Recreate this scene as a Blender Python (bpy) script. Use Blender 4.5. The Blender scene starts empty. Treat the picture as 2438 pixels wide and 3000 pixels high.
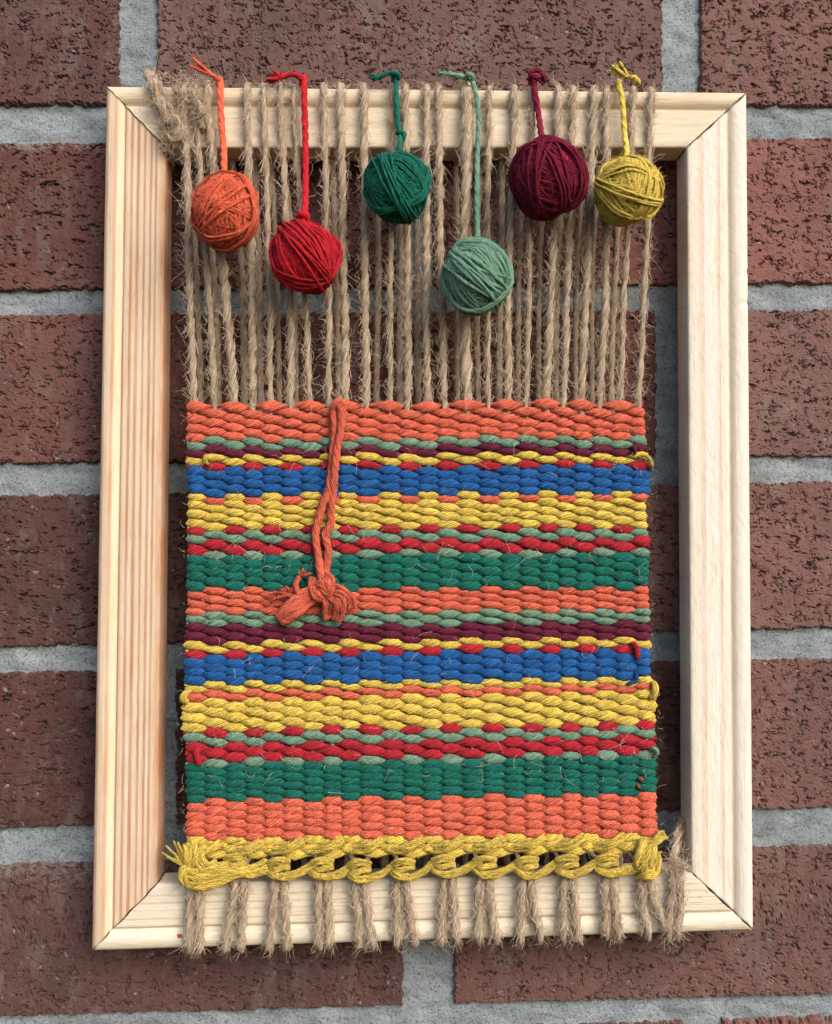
import bpy, math, random
import numpy as np
from mathutils import Matrix
random.seed(7); rng = np.random.default_rng(7); FR = 1
sc = bpy.context.scene
col = sc.collection

# ------------------------------------------------------------------ camera
PW, PH, F = 2438.0, 3000.0, 3000.0          # picture measures, focal length in the same unit
CAM = np.array([-.0209, -.4047, -.0159])
YAW, PITCH, ROLL = -.0414, .0372, .0162
def rotm():
    cy, sy, cp, sp, cr, sr = math.cos(YAW), math.sin(YAW), math.cos(PITCH), math.sin(PITCH), math.cos(ROLL), math.sin(ROLL)
    Rz = np.array([[cy, -sy, 0], [sy, cy, 0], [0, 0, 1]])
    Rx = np.array([[1, 0, 0], [0, cp, -sp], [0, sp, cp]])
    Ry = np.array([[cr, 0, sr], [0, 1, 0], [-sr, 0, cr]])
    return Rz @ Rx @ Ry
RM = rotm()
cd = bpy.data.cameras.new('camera'); cam = bpy.data.objects.new('camera', cd); col.objects.link(cam)
cd.sensor_fit = 'HORIZONTAL'; cd.sensor_width = 36; cd.lens = 36 * F / PW
cd.clip_start = .01; cd.clip_end = 50
m = Matrix.Identity(4)
for i in range(3):
    m[i][0] = RM[i, 0]; m[i][1] = RM[i, 2]; m[i][2] = -RM[i, 1]; m[i][3] = CAM[i]
cam.matrix_world = m
sc.camera = cam

# ------------------------------------------------------------------ light
SUN = np.array([.50, -.70, .58]); SUN /= np.linalg.norm(SUN)
w = bpy.data.worlds.new('World'); sc.world = w; w.use_nodes = True
nt = w.node_tree
sky = nt.nodes.new('ShaderNodeTexSky'); sky.sky_type = 'NISHITA'; sky.sun_disc = False
sky.sun_elevation = math.asin(SUN[2]); sky.sun_rotation = math.atan2(SUN[0], SUN[1])
sky.air_density = 1.0; sky.dust_density = 2.5; sky.ozone_density = .8
bg = nt.nodes['Background']; bg.inputs['Strength'].default_value = .13
nt.links.new(sky.outputs[0], bg.inputs['Color'])
ld = bpy.data.lights.new('sun', 'SUN'); ld.energy = 1.15; ld.angle = math.radians(42); ld.color = (1, .985, .98)
sun = bpy.data.objects.new('sun', ld); col.objects.link(sun)
from mathutils import Vector
sun.rotation_euler = Vector(SUN.tolist()).to_track_quat('Z', 'Y').to_euler()
sc.view_settings.view_transform = 'Standard'; sc.view_settings.look = 'None'
sc.view_settings.exposure = 1.03; sc.view_settings.gamma = 1

# ------------------------------------------------------------------ helpers
def U(x, y, Y):
    """point on the plane at depth Y measured from the photograph"""
    x = np.asarray(x, float); y = np.asarray(y, float); Y = np.asarray(Y, float)
    x, y, Y = np.broadcast_arrays(x, y, Y)
    d = np.stack([(x - PW / 2) / F, np.ones_like(x), -(y - PH / 2) / F], -1) @ RM.T
    t = (Y - CAM[1]) / d[..., 1]
    return CAM + d * t[..., None]
S = .0001285                                   # metres per measure unit at the frame front

def _h(ix, iy, s):
    n = (ix.astype(np.int64) * 374761393 + iy.astype(np.int64) * 668265263 + s * 1274126177) & 0xffffffff
    n = ((n ^ (n >> 13)) * 1274126177) & 0xffffffff
    n = n ^ (n >> 16)
    return (n & 0xffff) / 65536.0 * 2 * np.pi
def noi(x, y, s=0):
    ix = np.floor(x); iy = np.floor(y); fx = x - ix; fy = y - iy
    u = fx * fx * fx * (fx * (fx * 6 - 15) + 10); v = fy * fy * fy * (fy * (fy * 6 - 15) + 10)
    def g(a, b):
        an = _h(ix + a, iy + b, s)
        return np.cos(an) * (fx - a) + np.sin(an) * (fy - b)
    n0 = g(0, 0) * (1 - u) + g(1, 0) * u; n1 = g(0, 1) * (1 - u) + g(1, 1) * u
    return (n0 * (1 - v) + n1 * v) * 1.5
def sst(a, b, x):
    t = np.clip((x - a) / (b - a), 0, 1); return t * t * (3 - 2 * t)

def catmull(P, n):
    """smooth curve through control rows, n points"""
    P = np.asarray(P, float)
    if len(P) == 2: return P[0] + (P[1] - P[0]) * np.linspace(0, 1, n)[:, None]
    d = np.r_[0, np.cumsum(np.maximum(np.linalg.norm(np.diff(P[:, :2], axis=0), axis=1), 1e-6) ** .8 + 1e-9)]
    Q = np.vstack([2 * P[0] - P[1], P, 2 * P[-1] - P[-2]])
    t = np.linspace(0, d[-1], n); k = np.clip(np.searchsorted(d, t, side='right') - 1, 0, len(P) - 2)
    f = ((t - d[k]) / (d[k + 1] - d[k]))[:, None]
    a, b, c, e = Q[k], Q[k + 1], Q[k + 2], Q[k + 3]
    return .5 * (2 * b + (c - a) * f + (2 * a - 5 * b + 4 * c - e) * f * f + (3 * b - 3 * c + e - a) * f ** 3)

def unit(v): return v / np.maximum(np.linalg.norm(v, axis=-1, keepdims=True), 1e-12)

def sweep(P, ra, rb, ref, sides=12, lobes=0, ld=0.0, twist=0.0, phase=0.0, fs=1.0, front=0):
    """tube along P. ra across, rb along depth; returns verts, quads, fibre coords"""
    P = np.asarray(P, float); n = len(P)
    T = unit(np.gradient(P, axis=0))
    ref = np.broadcast_to(np.asarray(ref, float), (n, 3))
    N = unit(ref - (ref * T).sum(1, keepdims=True) * T)
    B = np.cross(T, N)
    s = np.r_[0, np.cumsum(np.linalg.norm(np.diff(P, axis=0), axis=1))] / S
    if front:
        nf_ = int(sides * .72); nb_ = sides - nf_; sg = 1 if front > 0 else -1
        th = np.r_[np.linspace(0, np.pi, nf_, endpoint=False), np.pi + np.linspace(0, np.pi, nb_, endpoint=False)] * 1.0
        if sg < 0: th = th + np.pi
    else: th = np.arange(sides) / sides * 2 * np.pi
    phi = th[None, :] - (s * twist)[:, None] + phase
    r = 1 - ld * (.5 - .5 * np.cos(lobes * phi)) if lobes else np.ones((n, sides))
    ra = np.broadcast_to(np.asarray(ra, float), (n,)); rb = np.broadcast_to(np.asarray(rb, float), (n,))
    V = P[:, None] + (r * np.cos(th) * ra[:, None])[..., None] * N[:, None] + (r * np.sin(th) * rb[:, None])[..., None] * B[:, None]
    i = np.arange(n - 1)[:, None] * sides; j = np.arange(sides)[None]; j2 = (j + 1) % sides
    Q = np.stack([i + j, i + j2, i + sides + j2, i + sides + j], -1).reshape(-1, 4)
    fib = np.stack([np.cos(phi), np.sin(phi), np.broadcast_to((s * .01 * fs)[:, None], phi.shape) + phase * 3], -1)
    return V.reshape(-1, 3), Q, fib.reshape(-1, 3)

class Acc:
    def __init__(s): s.v = []; s.q = []; s.f = []; s.n = 0; s.g = []
    def add(s, vqf, g=0.0):
        v, q, f = vqf
        s.v.append(v); s.q.append(q + s.n); s.f.append(f); s.n += len(v); s.g.append(np.full(len(v), float(g)))
    def build(s, name, mat, parent=None, kind=None):
        return mesh(name, np.vstack(s.v), np.vstack(s.q), mat, parent, {'fib': np.vstack(s.f), 'tone': np.concatenate(s.g)}, kind)

def mesh(name, V, Q, mat, parent=None, attrs=None, kind=None, smooth=True):
    me = bpy.data.meshes.new(name); V = np.asarray(V, np.float32); Q = np.asarray(Q, np.int32)
    me.vertices.add(len(V)); me.vertices.foreach_set('co', V.ravel())
    k = Q.shape[1]
    me.loops.add(Q.size); me.loops.foreach_set('vertex_index', Q.ravel())
    me.polygons.add(len(Q)); me.polygons.foreach_set('loop_start', np.arange(0, Q.size, k, dtype=np.int32))
    me.update(calc_edges=True)
    me.polygons.foreach_set('use_smooth', np.full(len(Q), smooth))
    for a, d in (attrs or {}).items():
        if d.ndim == 2:
            at = me.attributes.new(a, 'FLOAT_VECTOR', 'POINT'); at.data.foreach_set('vector', d.astype(np.float32).ravel())
        else:
            at = me.attributes.new(a, 'FLOAT', 'POINT'); at.data.foreach_set('value', d.astype(np.float32))
    if mat: me.materials.append(mat)
    o = bpy.data.objects.new(name, me); col.objects.link(o)
    if parent: o.parent = parent
    if kind: o['kind'] = kind
    return o

def empty(name, loc, label, cat, group=None):
    o = bpy.data.objects.new(name, None); o.empty_display_size = .01; col.objects.link(o)
    o['label'] = label; o['category'] = cat
    if group: o['group'] = group
    return o          # children are modelled in world space round it

def hairs(acc, roots, dirs, L, curl, r, K=6, g=0.0, grav=0.0, Rdev=None):
    """many fine curved fibres as three-sided tubes"""
    n = len(roots); d = unit(dirs); p = roots.copy(); L = np.broadcast_to(L, (n,)); pts = [p.copy()]
    ax = unit(rng.normal(size=(n, 3))); cu = np.broadcast_to(curl, (n,)) * rng.normal(size=n)
    for k in range(K - 1):
        d = unit(d + np.cross(ax, d) * cu[:, None] + rng.normal(size=(n, 3)) * .12 + np.array([0, 0, -grav]))
        p = p + d * (L / (K - 1))[:, None]
        if Rdev is not None: p[:, 1] = np.minimum(p[:, 1], Rdev)
        pts.append(p.copy())
    P = np.stack(pts, 1)
    T = unit(np.gradient(P, axis=1)); N = unit(np.cross(T, ax[:, None] + .01)); B = np.cross(T, N)
    rr = (np.broadcast_to(r, (n,))[:, None] * np.linspace(1, .45, K)[None])[..., None]
    V = np.stack([P + rr * (math.cos(a) * N + math.sin(a) * B) for a in (0, 2.094, 4.189)], 2)
    base = (np.arange(n) * K * 3)[:, None, None] + (np.arange(K - 1) * 3)[None, :, None]
    j = np.arange(3)[None, None]; j2 = (j + 1) % 3
    Q = np.stack([base + j, base + j2, base + 3 + j2, base + 3 + j], -1).reshape(-1, 4)
    V = V.reshape(-1, 3)
    rn = np.repeat(rng.random(n), K * 3)
    acc.add((V, Q, np.stack([rn * 9, rn * 5, rn * 7], -1)), g)
    return acc

# ------------------------------------------------------------------ materials
def srgb(r, g, b):
    f = lambda c: (c / 255 / 12.92) if c / 255 <= .04045 else ((c / 255 + .055) / 1.055) ** 2.4
    return (f(r), f(g), f(b), 1)
class NT:
    def __init__(s, name, rough=.9):
        s.m = bpy.data.materials.new(name); s.m.use_nodes = True; s.t = s.m.node_tree; s.p = s.t.nodes['Principled BSDF']
        s.p.inputs['Roughness'].default_value = rough
        s.p.inputs['Specular IOR Level'].default_value = .25
    def n(s, ty, **kw):
        x = s.t.nodes.new(ty)
        for k, v in kw.items():
            if k.startswith('i_'): x.inputs[k[2:].replace('_', ' ')].default_value = v
            else: setattr(x, k, v)
        return x
    def l(s, a, b): s.t.links.new(a, b)
    def attr(s, name): return s.n('ShaderNodeAttribute', attribute_name=name)
    def noise(s, vec, scale, detail=2, rough=.5, dim='3D', dist=0):
        x = s.n('ShaderNodeTexNoise', noise_dimensions=dim); x.inputs['Scale'].default_value = scale
        x.inputs['Detail'].default_value = detail; x.inputs['Roughness'].default_value = rough; x.inputs['Distortion'].default_value = dist
        s.l(vec, x.inputs['Vector']); return x.outputs['Fac']
    def scale(s, vec, v):
        x = s.n('ShaderNodeVectorMath', operation='MULTIPLY'); s.l(vec, x.inputs[0]); x.inputs[1].default_value = v; return x.outputs[0]
    def ramp(s, fac, stops, interp='LINEAR'):
        x = s.n('ShaderNodeValToRGB'); x.color_ramp.interpolation = interp
        e = x.color_ramp.elements
        while len(e) < len(stops): e.new(.5)
        for k, (p, c) in enumerate(stops):
            e[k].position = p; e[k].color = c
        s.l(fac, x.inputs[0]); return x.outputs[0]
    def mix(s, fac, a, b, mode='MIX'):
        x = s.n('ShaderNodeMix', data_type='RGBA', blend_type=mode)
        for sock, v in ((x.inputs[0], fac), (x.inputs[6], a), (x.inputs[7], b)):
            if hasattr(v, 'is_output'): s.l(v, sock)
            else: sock.default_value = v
        return x.outputs[2]
    def math(s, op, a, b=0.0):
        x = s.n('ShaderNodeMath', operation=op)
        for sock, v in ((x.inputs[0], a), (x.inputs[1], b)):
            if hasattr(v, 'is_output'): s.l(v, sock)
            else: sock.default_value = v
        return x.outputs[0]
    def bump(s, h, dist, strength=1.0, prev=None):
        x = s.n('ShaderNodeBump'); x.inputs['Distance'].default_value = dist; x.inputs['Strength'].default_value = strength
        s.l(h, x.inputs['Height'])
        if prev is not None: s.l(prev, x.inputs['Normal'])
        return x.outputs[0]

WOODK = .92
def shade(c, k, d=0.0):
    l = c[0] * .3 + c[1] * .6 + c[2] * .1
    return tuple(min(1, max(0, (x + (l - x) * d) * k)) for x in c[:3]) + (1,)

def yarn_mat(name, c, lint=.14, flecks=(.6, .55, .5, 1), N=12):
    t = NT(name, .95)
    a = t.attr('fib').outputs['Vector']
    v1 = t.scale(a, (1, 1, .8)); v2 = t.scale(a, (3.0, 3.0, 3.0))
    n1 = t.noise(v1, 2.8, 2, .65); n2 = t.noise(v2, 2.2, 3, .65)
    obj = t.n('ShaderNodeTexCoord').outputs['Object']
    n3 = t.noise(obj, 120, 3, .6)
    c1 = t.mix(t.ramp(n1, [(.34, (0, 0, 0, 1)), (.62, (1, 1, 1, 1))]), shade(c, .56), shade(c, 1.2, .03))
    c2 = t.mix(t.ramp(n2, [(.6, (0, 0, 0, 1)), (.78, (1, 1, 1, 1))]), c1, shade(c, 1.45, .28))
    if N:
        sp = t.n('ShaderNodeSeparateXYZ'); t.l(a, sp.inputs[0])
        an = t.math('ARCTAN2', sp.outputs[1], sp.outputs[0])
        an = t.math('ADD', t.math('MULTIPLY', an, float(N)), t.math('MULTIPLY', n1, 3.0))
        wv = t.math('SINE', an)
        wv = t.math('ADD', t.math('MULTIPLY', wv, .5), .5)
        c2 = t.mix(t.ramp(wv, [(.0, (1, 1, 1, 1)), (.5, (0, 0, 0, 1))]), c2, shade(c, .68))  # grooves between strands darkened: their shade is put into the colour
    # uneven dye and pale lint
    c3 = t.mix(t.ramp(n3, [(.35, (0, 0, 0, 1)), (.7, (.3, .3, .3, 1))]), c2, shade(c, .8, .05))
    n4 = t.noise(obj, 700, 2, .6)
    c4 = t.mix(t.math('MULTIPLY', t.ramp(n4, [(.66, (0, 0, 0, 1)), (.76, (1, 1, 1, 1))]), lint), c3, flecks)
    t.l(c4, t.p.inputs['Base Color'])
    b = t.bump(n1, .0009, 1.0); b = t.bump(n2, .0003, .8, b)
    if N: b = t.bump(wv, .0004, .9, b)
    t.l(b, t.p.inputs['Normal'])
    t.p.inputs['Sheen Weight'].default_value = .45; t.p.inputs['Sheen Roughness'].default_value = .5
    t.p.inputs['Sheen Tint'].default_value = shade(c, 1.3, .3)
    return t.m
COL = dict(orange=srgb(236, 108, 78), sage=srgb(122, 158, 130), maroon=srgb(112, 30, 58), yellow=srgb(240, 202, 78),
           red=srgb(188, 34, 48), blue=srgb(28, 94, 160), green=srgb(14, 108, 92))
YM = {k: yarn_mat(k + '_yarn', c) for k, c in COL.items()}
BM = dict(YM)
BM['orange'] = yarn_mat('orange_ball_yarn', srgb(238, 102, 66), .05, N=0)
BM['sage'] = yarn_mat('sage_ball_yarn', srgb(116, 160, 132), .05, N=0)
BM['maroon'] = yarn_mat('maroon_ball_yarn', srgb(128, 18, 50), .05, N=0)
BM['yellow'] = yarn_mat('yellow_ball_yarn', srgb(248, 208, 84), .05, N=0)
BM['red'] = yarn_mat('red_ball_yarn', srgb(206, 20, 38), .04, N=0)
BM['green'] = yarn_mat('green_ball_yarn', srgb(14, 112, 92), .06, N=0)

def jute_mat():
    t = NT('jute_twine', .85)
    a = t.attr('fib').outputs['Vector']; tone = t.attr('tone').outputs['Fac']
    n1 = t.noise(t.scale(a, (1, 1, .5)), 3.4, 3, .7); n2 = t.noise(t.scale(a, (5, 5, 1.6)), 2.2, 3, .7)
    c = t.ramp(n1, [(.28, srgb(112, 92, 72)), (.46, srgb(172, 148, 122)), (.68, srgb(216, 198, 172))])
    c = t.mix(t.ramp(n2, [(.56, (0, 0, 0, 1)), (.74, (.7, .7, .7, 1))]), c, srgb(232, 218, 196))
    c = t.mix(tone, c, srgb(208, 188, 158))
    t.l(c, t.p.inputs['Base Color'])
    b = t.bump(n1, .0009, 1.0); b = t.bump(n2, .0003, .8, b); t.l(b, t.p.inputs['Normal'])
    return t.m
JUTE = jute_mat()

def wood_mat(name, stops, seed, fine=1.0, wob=.012, base2=None, diag=0.0, DES=.3):
    """stops run across the moulding; attribute grain = (along, across 0..1, across metres)"""
    t = NT(name, .62); t.p.inputs['Specular IOR Level'].default_value = .3
    g = t.attr('grain').outputs['Vector']; sx = t.n('ShaderNodeSeparateXYZ'); t.l(g, sx.inputs[0])
    off = t.n('ShaderNodeVectorMath', operation='ADD'); t.l(g, off.inputs[0]); off.inputs[1].default_value = (seed, seed * .7, seed * 1.3)
    gv = off.outputs[0]
    wn = t.noise(t.scale(gv, (9, 3, 0)), 1.0, 2, .5)
    wn2 = t.noise(t.scale(gv, (60, 14, 0)), 1.0, 2, .5)
    v = t.math('ADD', sx.outputs[1], t.math('MULTIPLY', t.math('SUBTRACT', wn, .5), wob * 3))
    v = t.math('ADD', v, t.math('MULTIPLY', t.math('SUBTRACT', wn2, .5), wob))
    c = t.ramp(v, [(p_, shade(c_, WOODK, DES)) for p_, c_ in stops])
    lines = t.noise(t.scale(gv, (14, 90, 0)), 1.0, 3, .6)
    c = t.mix(t.math('MULTIPLY', t.ramp(lines, [(.45, (0, 0, 0, 1)), (.7, (1, 1, 1, 1))]), .38 * fine), c, base2 or srgb(196, 168, 136))
    pores = t.noise(t.scale(gv, (220, 330, 0)), 1.0, 3, .7, dist=.3)
    c = t.mix(t.math('MULTIPLY', t.ramp(pores, [(.58, (0, 0, 0, 1)), (.75, (1, 1, 1, 1))]), .35 * fine), c, srgb(176, 132, 92))
    blot = t.noise(t.scale(gv, (25, 6, 0)), 1.0, 3, .6)
    c = t.mix(t.ramp(blot, [(.35, (0, 0, 0, 1)), (.75, (.35, .35, .35, 1))]), c, srgb(238, 230, 212))
    if diag:
        dv = t.n('ShaderNodeVectorRotate', rotation_type='Z_AXIS'); dv.inputs['Angle'].default_value = diag
        t.l(t.scale(gv, (1, .026, 0)), dv.inputs['Vector'])
        dg = t.noise(t.scale(dv.outputs[0], (120, 1100, 0)), 1.0, 2, .6)
        c = t.mix(t.math('MULTIPLY', t.ramp(dg, [(.5, (0, 0, 0, 1)), (.68, (1, 1, 1, 1))]), .22), c, srgb(168, 140, 108))
    t.l(c, t.p.inputs['Base Color'])
    b = t.bump(lines, .0005, .8); b = t.bump(pores, .00025, .7, b); t.l(b, t.p.inputs['Normal'])
    return t.m

def brick_mat(i, c, c2, dep):
    t = NT('fired_brick', .88)
    obj = t.n('ShaderNodeTexCoord').outputs['Object']
    n1 = t.noise(obj, 45, 4, .6); n2 = t.noise(obj, 420, 4, .65); n3 = t.noise(t.scale(obj, (1, 1, 2.2)), 1500, 3, .7)
    cc = t.mix(t.ramp(n1, [(.35, (0, 0, 0, 1)), (.68, (1, 1, 1, 1))]), c, c2)
    cc = t.mix(t.ramp(n2, [(.4, (0, 0, 0, 1)), (.75, (.4, .4, .4, 1))]), cc, shade(c2, 1.3, .12))
    n5 = t.noise(obj, 22, 3, .6); n6 = t.noise(t.scale(obj, (1, 1, .35)), 130, 3, .7)
    cc = t.mix(t.math('MULTIPLY', t.ramp(n5, [(.45, (0, 0, 0, 1)), (.66, (1, 1, 1, 1))]), .5), cc, shade(c, .66, .25))
    cc = t.mix(t.math('MULTIPLY', t.ramp(n6, [(.52, (0, 0, 0, 1)), (.72, (1, 1, 1, 1))]), .30), cc, shade(dep, .8))
    s = t.attr('lime').outputs['Fac']
    f = t.math('MULTIPLY', s, t.ramp(n2, [(.42, (0, 0, 0, 1)), (.58, (1, 1, 1, 1))]))
    cc = t.mix(f, cc, dep)
    t.l(cc, t.p.inputs['Base Color'])
    b = t.bump(n2, .0008, .8); b = t.bump(n3, .0004, .8, b); t.l(b, t.p.inputs['Normal'])
    return t.m
def mortar_mat():
    t = NT('cement_mortar', .95)
    obj = t.n('ShaderNodeTexCoord').outputs['Object']
    n1 = t.noise(obj, 60, 3, .6); n2 = t.noise(obj, 900, 3, .7); n3 = t.noise(obj, 2200, 3, .7)
    c = t.mix(t.ramp(n1, [(.35, (0, 0, 0, 1)), (.7, (1, 1, 1, 1))]), srgb(126, 134, 137), srgb(156, 163, 165))
    c = t.mix(t.ramp(n2, [(.36, (1, 1, 1, 1)), (.47, (0, 0, 0, 1))]), c, srgb(100, 106, 108))
    c = t.mix(t.ramp(n3, [(.6, (0, 0, 0, 1)), (.72, (1, 1, 1, 1))]), c, srgb(196, 196, 190))
    t.l(c, t.p.inputs['Base Color'])
    b = t.bump(n2, .0012, .9); b = t.bump(n3, .0006, .9, b); t.l(b, t.p.inputs['Normal'])
    return t.m

# ------------------------------------------------------------------ brick wall
wall = empty('brick_wall', None, 'red brown wire-cut brick wall with grey mortar joints behind the frame', 'wall')
def relief(x, y, sd, drag):
    wx = x + 13 * noi(x / 30, y / 30, sd) + 6 * noi(x / 9, y / 9, sd + 1)
    wy = y + 10 * noi(x / 26, y / 30, sd + 2) + 5 * noi(x / 8, y / 8, sd + 3)
    g1 = sst(-.25, .35, noi(x / 150, y / 90, sd + 4)); g2 = sst(-.2, .3, noi(x / 80, y / 60, sd + 5))
    s = (noi(wx / 62, wy / 19, sd + 6) * 2.0 + noi(wx / 24, wy / 9, sd + 7) * .8) * 1.2
    saw = s - np.floor(s)
    h = (saw ** 8) * (.4 + 3.5 * g1 * sst(-.1, .4, noi(x / 40, y / 26, sd + 29)))
    c = np.abs(noi(wx / 78, wy / 20, sd + 8)); h -= 13 * np.exp(-(c / (.10 - .04 * (drag > .6))) ** 2) * sst(.24, .44, noi(x / 50, y / 22, sd + 9))
    c = np.abs(noi(wx / 44, wy / 13, sd + 18)); h -= 9 * np.exp(-(c / .11) ** 2) * sst(.30, .5, noi(x / 30, y / 14, sd + 19))
    c = np.abs(noi(wx / 26, wy / 9, sd + 10)); h -= 7 * np.exp(-(c / .15) ** 2) * sst(.34, .52, noi(x / 18, y / 10, sd + 11)) * (.5 + .7 * g2)
    v = np.abs(noi(wx / 24, y / 90 + wx / 400, sd + 12)); h -= drag * 11.0 * np.exp(-(v / .11) ** 2) * sst(.24 - .16 * (drag > .6), .5, noi(x / 26, y / 80, sd + 13)) * (.35 + .65 * sst(-.1, .3, noi(x / 8, y / 16, sd + 25)))
    p = noi(wx / 17, wy / 14, sd + 14); pit = sst(.46, .6, p) * g2
    h -= 5 * pit
    h += 1.6 * noi(x / 60, y / 50, sd + 15) + .5 * noi(x / 7, y / 6, sd + 16) * (.4 + g2) + .35 * noi(x / 4, y / 4, sd + 17)
    return h, pit
SW = .000135; WY = .0045
def lerp(a, b, t): return a + (b - a) * t
def grid(a, b, st, lo, hi, coarse=16):
    out = [a]
    while out[-1] < b - 1e-6:
        x = out[-1]; out.append(min(b, x + (st if lo - 20 < x < hi + 20 else coarse)))
    if len(out) > 2 and out[-1] - out[-2] < st * .3: out.pop(-2)
    return np.array(out)
def ngrid(a, b, st, coarse):
    out = [a]
    while out[-1] < b - 1e-6:
        x = out[-1]; q = st
        for lo, hi, c in coarse:
            if lo <= x < hi: q = max(q, c)
        for lo, hi, c in coarse:
            if x < lo < x + q: q = max(st, lo - x)
        out.append(min(b, x + q))
    if len(out) > 2 and out[-1] - out[-2] < st * .3: out.pop(-2)
    return np.array(out)
TOPS = [(-190, -185), (412, 397), (914, 899), (1445, 1403), (1964, 1922), (2525, 2469), (3052, 2971)]
BOTS = [(316, 320), (860, 840), (1367, 1345), (1904, 1848), (2434, 2374), (2985, 2919), (3480, 3400)]
JOINTS = [[(357, 453), (1949, 2043)], [(-420, -325), (1168, 1262)], [(338, 436), (1931, 2028)], [(-400, -310), (1180, 1272)],
          [(420, 508), (2012, 2096)], [(-400, -280), (1188, 1322)], [(430, 520), (2010, 2110)]]
BK = .78
BC = {(0, 0): ((98, 58, 52), (112, 70, 64)), (0, 1): ((112, 74, 68), (126, 86, 80)), (0, 2): ((126, 80, 74), (140, 90, 82)),
      (1, 0): ((126, 72, 62), (138, 80, 70)), (1, 1): ((112, 60, 52), (124, 70, 60)), (1, 2): ((142, 80, 72), (154, 92, 84)),
      (2, 0): ((118, 68, 60), (130, 76, 68)), (2, 1): ((104, 54, 46), (120, 64, 54)), (2, 2): ((130, 84, 80), (146, 96, 90)),
      (3, 1): ((92, 54, 48), (106, 64, 56)), (3, 2): ((126, 78, 74), (142, 92, 86)),
      (4, 0): ((92, 52, 46), (106, 60, 52)), (4, 1): ((86, 50, 44), (102, 60, 52)), (4, 2): ((126, 78, 74), (140, 90, 84)),
      (5, 1): ((100, 62, 56), (114, 72, 66)), (5, 2): ((118, 74, 68), (130, 84, 78)),
      (6, 0): ((100, 60, 54), (112, 70, 62)), (6, 1): ((110, 66, 60), (124, 76, 68)), (6, 2): ((140, 78, 70), (150, 88, 78))}
def brick_mesh(ci, bi, x0, x1, closed=(True, True)):
    (tl, tr), (bl, br) = TOPS[ci], BOTS[ci]
    mid = 440 < (x0 + x1) / 2 < 1950
    cx = [(-999, -20), (285, 470), (2035, 2195), (2460, 9999)] if ci in (1, 2, 3, 4) else [(-999, -20), (2438, 2439), (2438, 2439), (2460, 9999)]; cy = [(-999, -20), (3020, 9999)]
    if ci in (3, 4): cx.append((555, 1895))
    if ci == 4: cx.append((480, 1990))
    if ci == 2 and mid: cy.append((1210, 1400))
    if ci == 5: cy.append((2600, 2735))
    behind = ci in (1, 2) and x1 > 480 and x0 < 1990
    gx = ngrid(x0, x1, 3.1, [(-999, -20, 18), (2460, 9999, 18)] + [(a, b, 9) for a, b in cx[1:3] + cx[4:]] + ([(480, 1990, 4.6)] if behind else []))
    ym = (tl + tr) / 2; gy = ngrid(ym, (bl + br) / 2, 3.1 if behind else 2.6, [(-999, -20, 16), (3020, 9999, 16)] + [(a, b, 8) for a, b in cy[2:]]); gy = (gy - ym) / (gy[-1] - ym)
    nx = len(gx); ny = len(gy)
    X = gx[None, :] + 0 * gy[:, None]
    t = X / PW
    Y0 = lerp(tl, tr, t); Y1 = lerp(bl, br, t)
    Yp = Y0 + (Y1 - Y0) * gy[:, None]
    sd = ci * 31 + bi * 7 + 3
    h, pit = relief(X, Yp, sd, .8 if ci in (0, 2, 5) or bi == 2 else .45)
    # distance to the edges, for ragged rounded arrises
    dx = np.minimum(X - x0 if closed[0] else 1e4, x1 - X if closed[1] else 1e4); dy = np.minimum(Yp - Y0, Y1 - Yp)
    ed = np.minimum(dx, dy)
    rag = 4 + 6 * (noi(X / 22, Yp / 22, sd + 20) + .6 * noi(X / 7, Yp / 7, sd + 21))
    fall = 1 - sst(0, 1, (ed - np.maximum(rag, 0)) / 11)
    h = h * (1 - .5 * fall) - 30 * fall * fall
    depth = WY - .0012 - h * SW
    wv = 3.5 * noi(X / 40, Yp / 40, sd + 22) * (ed < 30)
    P = U(X + wv, Yp + wv * .6, WY); P[..., 1] = depth
    # rim to the back so that the brick is a solid lump
    i = np.arange(ny - 1)[:, None] * nx + np.arange(nx - 1)[None]
    Q = np.stack([i, i + nx, i + nx + 1, i + 1], -1).reshape(-1, 4)
    rim = np.r_[np.arange(nx), np.arange(1, ny) * nx + nx - 1, (ny - 1) * nx + np.arange(nx - 2, -1, -1), np.arange(ny - 2, 0, -1) * nx]
    V = P.reshape(-1, 3); R = V[rim].copy(); R[:, 1] = WY + .03; k = np.arange(len(rim)); k2 = (k + 1) % len(rim); n = len(V)
    Q2 = np.stack([rim[k], rim[k2], n + k2, n + k], -1)
    lime = np.clip(pit * 1.1 + sst(.35, .9, fall) * sst(-.1, .3, noi(X / 30, Yp / 18, sd + 23)) * .9
                   + (.55 * sst(5, 12, -h)) * sst(.1, .4, noi(X / 50, Yp / 40, sd + 24)), 0, 1)
    if (ci, bi) in ((1, 0), (1, 1)): lime = np.maximum(lime, sst(.11, .02, gy)[:, None] * sst(-.3, .2, noi(X / 14, Yp / 9, 77)))
    if (ci, bi) == (5, 1): lime = np.maximum(lime, .5 * sst(.2, .03, gy)[:, None])
    lime = np.r_[lime.ravel(), np.zeros(len(rim))]
    c, c2 = BC.get((ci, bi), BC.get((ci, 1)))
    ds = lambda q: shade(srgb(q[0], q[1], q[2] * .93), BK, .26)
    mt = brick_mat(0, ds(c), ds(c2), srgb(140, 128, 120))
    mesh('brick', np.vstack([V, R]), np.vstack([Q, Q2]), mt, wall, {'lime': lime}, smooth=False)
XL, XR = -330, 2760
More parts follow.
